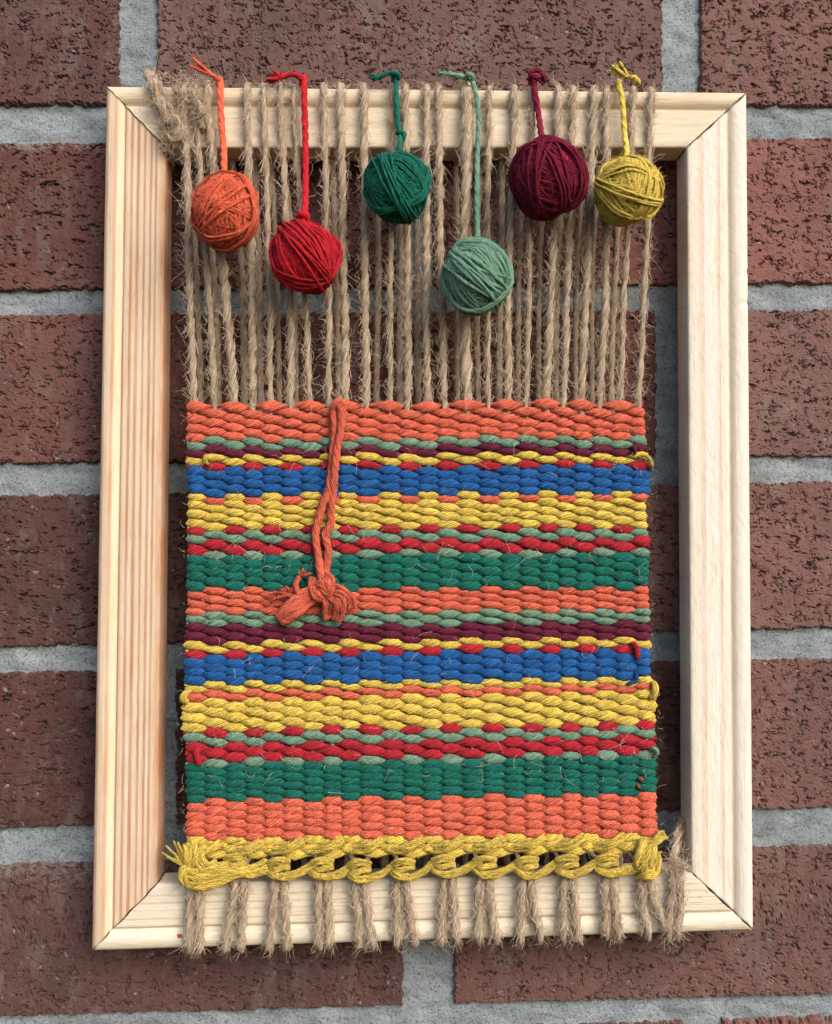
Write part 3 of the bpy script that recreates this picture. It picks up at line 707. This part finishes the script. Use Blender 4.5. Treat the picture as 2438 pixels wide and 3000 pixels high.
# thick wave of floats just above the chain
for q in range(12):
    kx = 600 + q * 118; yb = lerp(2489, 2470, q / 11)
    ply(hem, [(kx - 50, yb + 8, f1), (kx - 22, yb + 8, f2), (kx + 10, yb + 2, f3), (kx + 40, yb - 18, f2), (kx + 52, yb - 26, f1)], 7.5, 3, .95)
    pass
o = hem.build('hem_chain', YM['yellow'], tap)
def fray(acc, base, tips, r=3.6, mid=None, lobes=3):
    for (tx, ty_, td) in tips:
        b = (base[0] + random.uniform(-3, 3), base[1] + random.uniform(-3, 3), base[2])
        mm = ((base[0] + tx) / 2 + random.uniform(-4, 4), (base[1] + ty_) / 2 + random.uniform(-4, 4), (base[2] + td) / 2 - .0006)
        cord(acc, [b, mm, (tx, ty_, td)], r, n=14, sides=8, lobes=lobes, ld=.3, twist=.07)
ta = Acc()
tips = [(508, 2462, f2), (484, 2476, f2), (472, 2496, f3), (486, 2512, f3), (520, 2466, f3), (500, 2520, f2)]
fray(ta, (540, 2535, f3), tips, 4.2); o = ta.build('hem_tassel', YM['yellow'], tap); o['label'] = 'frayed mustard tassel at the left end'
ta = Acc()
ply(ta, [(1900, 2460, f2), (1896, 2490, f3), (1890, 2520, f3), (1886, 2552, f2)], 12, 4, 1.0)
ply(ta, [(1868, 2560, f1), (1885, 2566, f3), (1905, 2560, f3), (1920, 2545, f2), (1924, 2500, f2)], 10, 3, .9)
fray(ta, (1892, 2515, f3), [(1862, 2540, f3), (1868, 2550, f3 - .001), (1878, 2554, f3 - .001), (1890, 2556, f3 - .001), (1902, 2552, f3), (1912, 2544, f3), (1932, 2462, f3), (1940, 2494, f2), (1932, 2500, f3)], 4.2)
o = ta.build('hem_tassel', YM['yellow'], tap); o['label'] = 'bushy mustard tuft at the right end'

# ---- tied jute ends
te = Acc(); yf = YF - 16 * S
def jc(ctrl, r, **k):
    P, rr = cord(te, ctrl, r, lobes=3, ld=.5, twist=.035, **k); fuzz_for(te, P, rr, 70, (.0015, .006)); fray_skin(te, P, rr, 70)
jc([(432, 214, -.010), (442, 234, yf), (462, 278, yf - .001), (484, 330, yf - .001), (500, 372, yf)], 17)
jc([(446, 214, -.010), (464, 248, yf), (490, 300, yf), (510, 350, yf)], 13)
jc([(478, 380, yf), (494, 352, yf - .003), (520, 352, yf - .003), (528, 384, yf - .003), (508, 408, yf - .002), (484, 396, yf)], 13)
jc([(498, 400, yf), (490, 430, yf + .001), (500, 456, YF + .004), (508, 480, YB)], 12)
jc([(482, 360, yf), (480, 410, yf), (494, 445, YF + .001), (502, 470, -.008)], 9)
jc([(510, 250, yf), (540, 290, yf), (580, 300, yf - .002), (592, 326, yf - .003), (578, 340, yf - .001)], 12)
jc([(560, 262, yf), (572, 300, yf - .002), (590, 345, yf - .001), (592, 380, yf)], 12)
n = 260; x = rng.uniform(428, 620, n); y = 215 + rng.beta(1.2, 1.6, n) * 200
root = U(x, y, yf - .001 * rng.random(n)); hairs(te, root, rng.normal(size=(n, 3)) * [1, .35, 1], rng.uniform(.003, .008, n), .8, .00009, 7, .25)
o = te.build('tied_end', JUTE, tap); o['label'] = 'fuzzy tangled jute knot at the top left corner'
te = Acc()
jc([(2000, 2400, -.006), (1988, 2440, -.012), (1978, 2490, -.016), (1976, 2530, yf), (1982, 2570, yf)], 13)
jc([(1968, 2530, yf), (1970, 2600, yf), (1962, 2680, yf), (1958, 2738, yf), (1958, 2748, -.012), (1958, 2740, YB)], 12)
jc([(1985, 2528, yf), (1992, 2600, yf), (1990, 2680, yf), (1984, 2736, yf), (1984, 2748, -.012), (1984, 2740, YB)], 13)
jc([(1955, 2545, yf), (1975, 2528, yf - .001), (1998, 2534, yf - .001), (2006, 2550, yf)], 11)
n = 60; root = U(rng.uniform(1955, 2012, n), rng.uniform(2515, 2560, n), yf - .0015); hairs(te, root, rng.normal(size=(n, 3)) * [1, .3, 1], rng.uniform(.002, .006, n), .6, .00008, 6, .6)
o = te.build('tied_end', JUTE, tap); o['label'] = 'knotted jute end at the bottom right corner'

# ------------------------------------------------------------------ hanging yarn balls
YBALL = -.0345
def to_ball(x, y): return x, y
def ball(cn, c, rad, cordpts, rc, bundles, under, label, knots=(), frays=(), sr=.039, seed=0, extra=()):
    rnd = np.random.default_rng(seed)
    root = empty('yarn_ball', None, label, 'yarn ball', 'little yarn balls hanging over the weaving')
    ctr = U(c[0], c[1], YBALL); sc_ = np.linalg.norm(ctr - CAM) / F * .985
    rx, ry = rad[0] * sc_, rad[1] * sc_; rz = (rx + ry) / 2
    acc = Acc()
    sclv = np.array([rx, rz, ry]) * .962
    # core
    th = np.linspace(0, np.pi, 20); ph = np.linspace(0, 2 * np.pi, 33)[:-1]
    V = np.stack([np.sin(th)[:, None] * np.cos(ph), np.sin(th)[:, None] * np.sin(ph), np.cos(th)[:, None] + 0 * ph], -1) * sclv * .86 + ctr
    i = np.arange(19)[:, None] * 32; j = np.arange(32)[None]; j2 = (j + 1) % 32
    acc.add((V.reshape(-1, 3), np.stack([i + j, i + 32 + j, i + 32 + j2, i + j2], -1).reshape(-1, 4), V.reshape(-1, 3) * 50))
    def loop(nrm, off, lay, r, m=52, sd_=7):
        nrm = unit(nrm); a = unit(np.cross(nrm, [.31, .77, .55])); b = np.cross(nrm, a)
        t = np.linspace(0, 2 * np.pi, m); p0 = rnd.random() * 9
        o = off + .018 * noi(np.cos(t) * 1.5 + p0, np.sin(t) * 1.5, seed + 3)
        d = np.sqrt(np.maximum(0, 1 - o * o))[:, None] * (np.cos(t)[:, None] * a + np.sin(t)[:, None] * b) + o[:, None] * nrm
        l = lay * (1 + .02 * noi(np.cos(t) * 2 + p0, np.sin(t) * 2 + 5, seed + 4))
        l = l * (1 + .10 * noi(d[:, 0] * 1.3 + seed, d[:, 2] * 1.3 + d[:, 1], seed) + .03 * noi(d[:, 0] * 3.1, d[:, 2] * 3.1 + seed, seed + 8))
        P = ctr + d * l[:, None] * sclv * .985
        rr = r * rz * (1 + .15 * noi(t * 3, np.full(m, p0), seed + 5))
        acc.add(sweep(P, rr, rr, d, sd_, 3, .3, .09, p0, 1.0))
    for k in range(46):
        loop(rnd.normal(size=3), rnd.uniform(-.45, .45), .885 + .03 * rnd.random(), sr, 36, 5)
    def vec(x, y):
        q = x * x + y * y
        if q > .98: f = math.sqrt(.98 / q); x *= f; y *= f; q = .98
        return np.array([x, -math.sqrt(1 - q), y])
    def bun(lst, l0, l1):
        for bi, bd in enumerate(lst):
            (xa, ya, xb, yb, nn) = bd[:5]; lay = l0 + (l1 - l0) * bi / max(1, len(lst) - 1)
            nrm = np.cross(vec(xa, ya), vec(xb, yb)); nrm = unit(nrm)
            for q in range(nn):
                o = (q - (nn - 1) / 2) * sr * 1.75
                loop(unit(nrm + rnd.normal(size=3) * .085), o, lay + rnd.uniform(-.008, .008) - .010 * abs(q - (nn - 1) / 2) / max(1, nn) * 2, sr * rnd.uniform(.85, 1.12))
    bun(under, .89, .94); bun(bundles, .94, 1.03)
    # fluff
    n = 520; d = unit(rnd.normal(size=(n, 3))); d[:, 1] = -np.abs(d[:, 1]); rt = ctr + d * sclv * .99
    tg = unit(d * .5 + rnd.normal(size=(n, 3)) * .6); hairs(acc, rt, tg, rng.uniform(.0008, .0024, n), .6, .00005, 5, 0)
    acc.build('wound_yarn', BM[cn], root)
    a2 = Acc(); P, r = cord(a2, cordpts, rc, sides=14, lobes=3, ld=.3, twist=-.062, fs=1.2)
    n = 60; k = rng.integers(1, len(P) - 1, n); d = rng.normal(size=(n, 3)) * [1, .4, 1]; hairs(a2, P[k] + unit(d) * r[k][:, None] * .8, d, rng.uniform(.0006, .0018, n), .5, .000045, 4, 0)
    a2.build('hanging_cord', BM[cn], root)
    for kp, kr in knots:
        a3 = Acc(); cord(a3, kp, kr, sides=12, lobes=4, ld=.2, twist=.04); a3.build('knot', BM[cn], root)
    if frays:
        a4 = Acc()
        for base, tips, r in frays: fray(a4, base, tips, r)
        a4.build('loose_end', BM[cn], root)
    for nm, ex, r in extra:
        a5 = Acc(); cord(a5, ex, r, sides=12, lobes=3, ld=.3, twist=-.06); a5.build(nm, BM[cn], root)
    return root
yr = YF - 13 * S - .0022; yo = YF - .006            # cord lies on the rail front, then swings out to the ball
def over(x, y, dx=-6): return [(x + dx, y + 20, YB - .001), (x + dx, y - 2, -.009), (x - 1, y - 7, -.0145), (x, y + 2, YF - .0015)]
ball('orange', (661, 621), (100, 110),
     over(646, 240) + [(645, 290, yr), (650, 380, yr), (656, 450, yr - .002), (656, 515, -.029)], 10.5,
     [(.0, -.05, .6, -.12, 5), (-.65, -.3, .15, .75, 6), (-.5, -.5, .5, .28, 5), (-.5, -.82, .78, -.45, 3), (.35, .88, .9, -.2, 6)],
     [(-.35, -.2, -.4, -.7, 4), (-.05, -.1, 0, -.6, 5), (.3, -.1, .3, -.6, 4), (-.3, .7, -.6, .3, 5), (.4, .5, .5, .2, 5)],
     'coral orange yarn ball hanging above the left end of the weaving', frays=[((630, 226, YF - .001), [(561, 166, YF - .002), (566, 172, YF - .004), (552, 190, YF - .003), (560, 196, YF), (572, 178, YF - .003)], 4.6)],
     extra=[('loose_end', [(645, 236, YF - .003), (632, 227, YF - .003), (604, 209, YF - .002), (588, 196, YF - .002)], 8)], seed=11)
ball('red', (895, 757), (108, 108),
     over(890, 234) + [(892, 300, yr), (895, 420, yr), (895, 560, yr - .002), (893, 612, -.026), (886, 655, -.031)], 10.5,
     [(-.1, .85, .9, .05, 5), (.35, .7, .92, -.2, 5), (-.75, .3, -.42, -.65, 3), (-.5, .85, .55, -.2, 5), (-.3, -.85, .5, -.78, 4), (-.6, .7, .45, -.55, 4)],
     [(-.1, .5, 0, .05, 6), (.15, .5, .1, .0, 6), (-.3, 0, -.25, -.5, 6), (.0, -.3, .1, -.6, 4), (.6, -.3, .4, -.7, 4)],
     'bright red yarn ball hanging second from the left, below the coral one', knots=[([(872, 640, -.027), (882, 626, -.031), (898, 632, -.031), (896, 648, -.029), (878, 650, -.029)], 10)],
     frays=[((822, 226, YF - .003), [(776, 238, YF - .002), (780, 232, YF - .004), (792, 216, YF - .003), (808, 208, YF - .004), (786, 242, YF - .001), (816, 212, YF)], 4.4)],
     extra=[('loose_end', [(890, 232, YF - .003), (868, 220, YF - .004), (846, 219, YF - .003), (818, 228, YF - .003)], 9)], seed=12)
ball('green', (1163, 549), (100, 106),
     over(1160, 222) + [(1161, 260, yr), (1165, 350, yr), (1172, 397, yr - .001), (1170, 440, -.029)], 8.5,
     [(-.9, .2, -.5, -.75, 5), (-.2, .8, .8, .3, 6), (.2, .5, .85, -.1, 5), (-.5, -.82, .65, -.55, 4), (-.4, .45, .15, -.8, 6)],
     [(-.5, .35, -.25, .25, 4), (-.5, -.1, -.45, -.4, 5), (-.3, .0, -.1, -.3, 5), (-.4, -.5, .0, -.6, 4), (.3, -.2, .6, -.5, 5)],
     'dark teal green yarn ball hanging beneath the top rail, third from the left', knots=[([(1162, 396, yr), (1168, 386, yr - .002), (1184, 390, yr - .002), (1182, 404, yr - .002), (1168, 408, yr)], 6.5)],
     frays=[((1112, 222, YF - .003), [(1082, 222, YF - .002), (1084, 232, YF - .004), (1090, 238, YF - .003), (1088, 228, YF - .004)], 4.0)],
     extra=[('loose_end', [(1160, 224, YF - .003), (1152, 212, YF - .004), (1134, 216, YF - .003), (1106, 226, YF - .003)], 8), ('knot', [(1148, 226, YF - .003), (1154, 214, YF - .005), (1168, 218, YF - .005), (1166, 236, YF - .003)], 7)], seed=13)
ball('sage', (1396, 811), (103, 113),
     over(1376, 226) + [(1392, 262, yr), (1402, 350, yr), (1398, 490, yr), (1398, 620, yr - .003), (1400, 700, -.029)], 8.5,
     [(-.5, .78, .6, .2, 4), (-.85, .3, -.75, -.4, 2), (-.2, -.12, .65, -.2, 2), (-.6, .0, .5, -.72, 4), (.1, .95, .92, -.1, 4), (-.72, .5, .45, -.5, 4), (-.4, -.85, .5, -.78, 3)],
     [(-.4, .4, -.1, -.1, 3), (-.15, .5, .15, .0, 4), (.1, .5, .4, .05, 3), (.4, .2, .5, -.1, 2), (-.6, -.4, -.3, -.75, 3), (.5, -.4, .6, -.6, 3)],
     'pale sage green yarn ball hanging lowest, nearest the weaving', sr=.056, frays=[((1316, 216, YF - .003), [(1280, 208, YF - .002), (1284, 216, YF - .004), (1290, 228, YF - .003), (1284, 222, YF - .003)], 4.4)],
     extra=[('loose_end', [(1378, 228, YF - .003), (1362, 226, YF - .003), (1340, 222, YF - .003), (1308, 214, YF - .003)], 8.5), ('knot', [(1366, 232, YF - .003), (1370, 218, YF - .005), (1384, 222, YF - .005), (1386, 238, YF - .003)], 7)], seed=14)
ball('maroon', (1606, 522), (111, 114),
     over(1562, 228) + [(1569, 281, yr), (1579, 345, yr), (1588, 410, -.029)], 10,
     [(.75, .4, .88, -.6, 5), (-.6, -.65, .3, -.9, 4), (.2, .85, .85, .1, 6), (-.35, .5, -.5, -.5, 4), (-.2, .6, .45, -.78, 4), (-.85, .4, .0, .72, 4), (.0, .85, .72, -.68, 5)],
     [(-.35, -.1, .05, -.25, 5), (-.3, -.3, .1, -.45, 5), (-.2, .1, .0, .0, 4), (-.7, .2, -.6, -.3, 4), (.4, .2, .6, -.2, 5)],
     'dark maroon yarn ball hanging beneath the top rail, left of the yellow one', frays=[((1566, 226, YF - .003), [(1541, 232, YF - .002), (1600, 244, YF - .003), (1594, 250, YF - .004), (1548, 222, YF - .004), (1602, 234, YF - .002)], 4.2)],
     extra=[('knot', [(1556, 234, YF - .003), (1554, 214, YF - .005), (1572, 206, YF - .005), (1590, 218, YF - .005), (1596, 240, YF - .003)], 7), ('knot', [(1554, 232, YF - .004), (1562, 222, YF - .006), (1580, 228, YF - .006)], 8)], seed=15)
ball('yellow', (1840, 559), (102, 99),
     over(1814, 246) + [(1824, 300, yr), (1829, 380, yr), (1835, 430, yr - .003), (1836, 466, -.029)], 9.5,
     [(-.85, .35, -.45, -.6, 5), (.72, .55, .55, -.6, 6), (-.65, .38, .3, .36, 6), (.42, .75, .25, -.8, 6), (-.82, -.35, .4, -.86, 3), (-.3, -.35, .3, -.55, 3)],
     [(-.3, .2, -.15, -.15, 4), (.0, .2, .05, -.15, 4), (-.4, -.25, .1, -.3, 4), (.3, .1, .15, -.4, 5)],
     'mustard yellow yarn ball hanging at the right end of the row', frays=[((1846, 230, YF - .003), [(1778, 207, YF - .002), (1791, 189, YF - .004), (1800, 186, YF - .003), (1815, 179, YF - .004), (1796, 200, YF - .003)], 4.2)],
     extra=[('knot', [(1840, 226, YF - .003), (1858, 228, YF - .006), (1872, 240, YF - .005), (1866, 248, YF - .003)], 8), ('knot', [(1852, 240, YF - .004), (1850, 226, YF - .007), (1866, 224, YF - .006)], 6)], seed=16)

# ------------------------------------------------------------------ knotted orange loop lying on the weaving
lp = empty('yarn_loop', None, 'doubled coral yarn loop with a frayed knot lying over the weaving', 'yarn loop')
z1 = YC - 33 * S; z2 = z1 - 14 * S
a = Acc()
cord(a, [(985, 1186, YC), (978, 1196, z1), (980, 1281, z1), (973, 1347, z1), (964, 1429, z1), (941, 1494, z1), (925, 1560, z1), (931, 1619, z1), (941, 1690, z2), (944, 1710, z2)], 12.5, sides=14, lobes=4, ld=.25, twist=-.05)
a.build('hanging_cord', YM['orange'], lp)
a = Acc()
cord(a, [(1000, 1176, YC), (1003, 1192, z1), (998, 1265, z2), (988, 1314, z2), (981, 1380, z2), (976, 1445, z1), (970, 1504, z1), (970, 1535, z1), (953, 1570, z1), (962, 1609, z1), (957, 1661, z1), (950, 1700, z2)], 12.5, sides=14, lobes=4, ld=.25, twist=-.05)
a.build('hanging_cord', YM['orange'], lp)
a = Acc()
cord(a, [(976, 1204, z1), (984, 1182, z2), (996, 1176, z2), (1006, 1198, z2)], 12, sides=14, lobes=4, ld=.2, twist=-.05)
cord(a, [(984, 1200, z1), (994, 1188, z2), (1000, 1210, z2), (996, 1240, z1)], 11, sides=14, lobes=4, ld=.2, twist=-.05)
a.build('top_bend', YM['orange'], lp)
a = Acc(); z3 = z2 - 16 * S
ply(a, [(922, 1690, z1), (918, 1715, z2), (930, 1742, z3), (950, 1752, z2)], 9, 3, .9)
ply(a, [(938, 1684, z1), (962, 1700, z3), (966, 1726, z3), (950, 1752, z2)], 9, 3, .9)
ply(a, [(924, 1722, z2), (940, 1716, z3), (956, 1730, z3), (968, 1722, z2)], 9, 3, 1.0)
a.build('knot', YM['orange'], lp)
a = Acc()
ply(a, [(925, 1722, z2), (890, 1742, z2), (850, 1776, z2), (824, 1806, z1), (816, 1814, z1 + .001)], 13, 2, .95)
ply(a, [(932, 1742, z2), (900, 1766, z2), (866, 1794, z2), (838, 1814, z1), (822, 1812, z1)], 12, 2, .95)
ply(a, [(958, 1742, z2), (962, 1770, z2), (958, 1800, z1), (966, 1815, z1)], 8.5, 3, 1.1)
ply(a, [(966, 1740, z2), (990, 1765, z3), (996, 1795, z2), (985, 1822, z1)], 8.5, 4, 1.1)
ply(a, [(968, 1726, z2), (1000, 1736, z3), (1026, 1760, z2), (1030, 1786, z1)], 8.5, 3, 1.1)
a.build('bow_strand', YM['orange'], lp)
a = Acc()
cord(a, [(915, 1735, z2), (880, 1738, z2), (866, 1716, z2), (880, 1684, z2)], 9, sides=12, lobes=4, ld=.25)
fray(a, (880, 1692, z2), [(888, 1664, z2), (896, 1670, z3), (908, 1676, z2), (916, 1680, z1), (880, 1672, z2), (902, 1682, z3)], 4)
cord(a, [(905, 1745, z1), (876, 1748, z1), (852, 1744, z1), (836, 1740, z1)], 9, sides=12, lobes=4, ld=.25)
fray(a, (846, 1742, z1), [(836, 1716, z2), (818, 1726, z1), (800, 1732, z2), (786, 1740, z1), (788, 1760, z2), (792, 1752, z1), (806, 1750, z1)], 3.8)
a.build('loose_end', YM['orange'], lp)
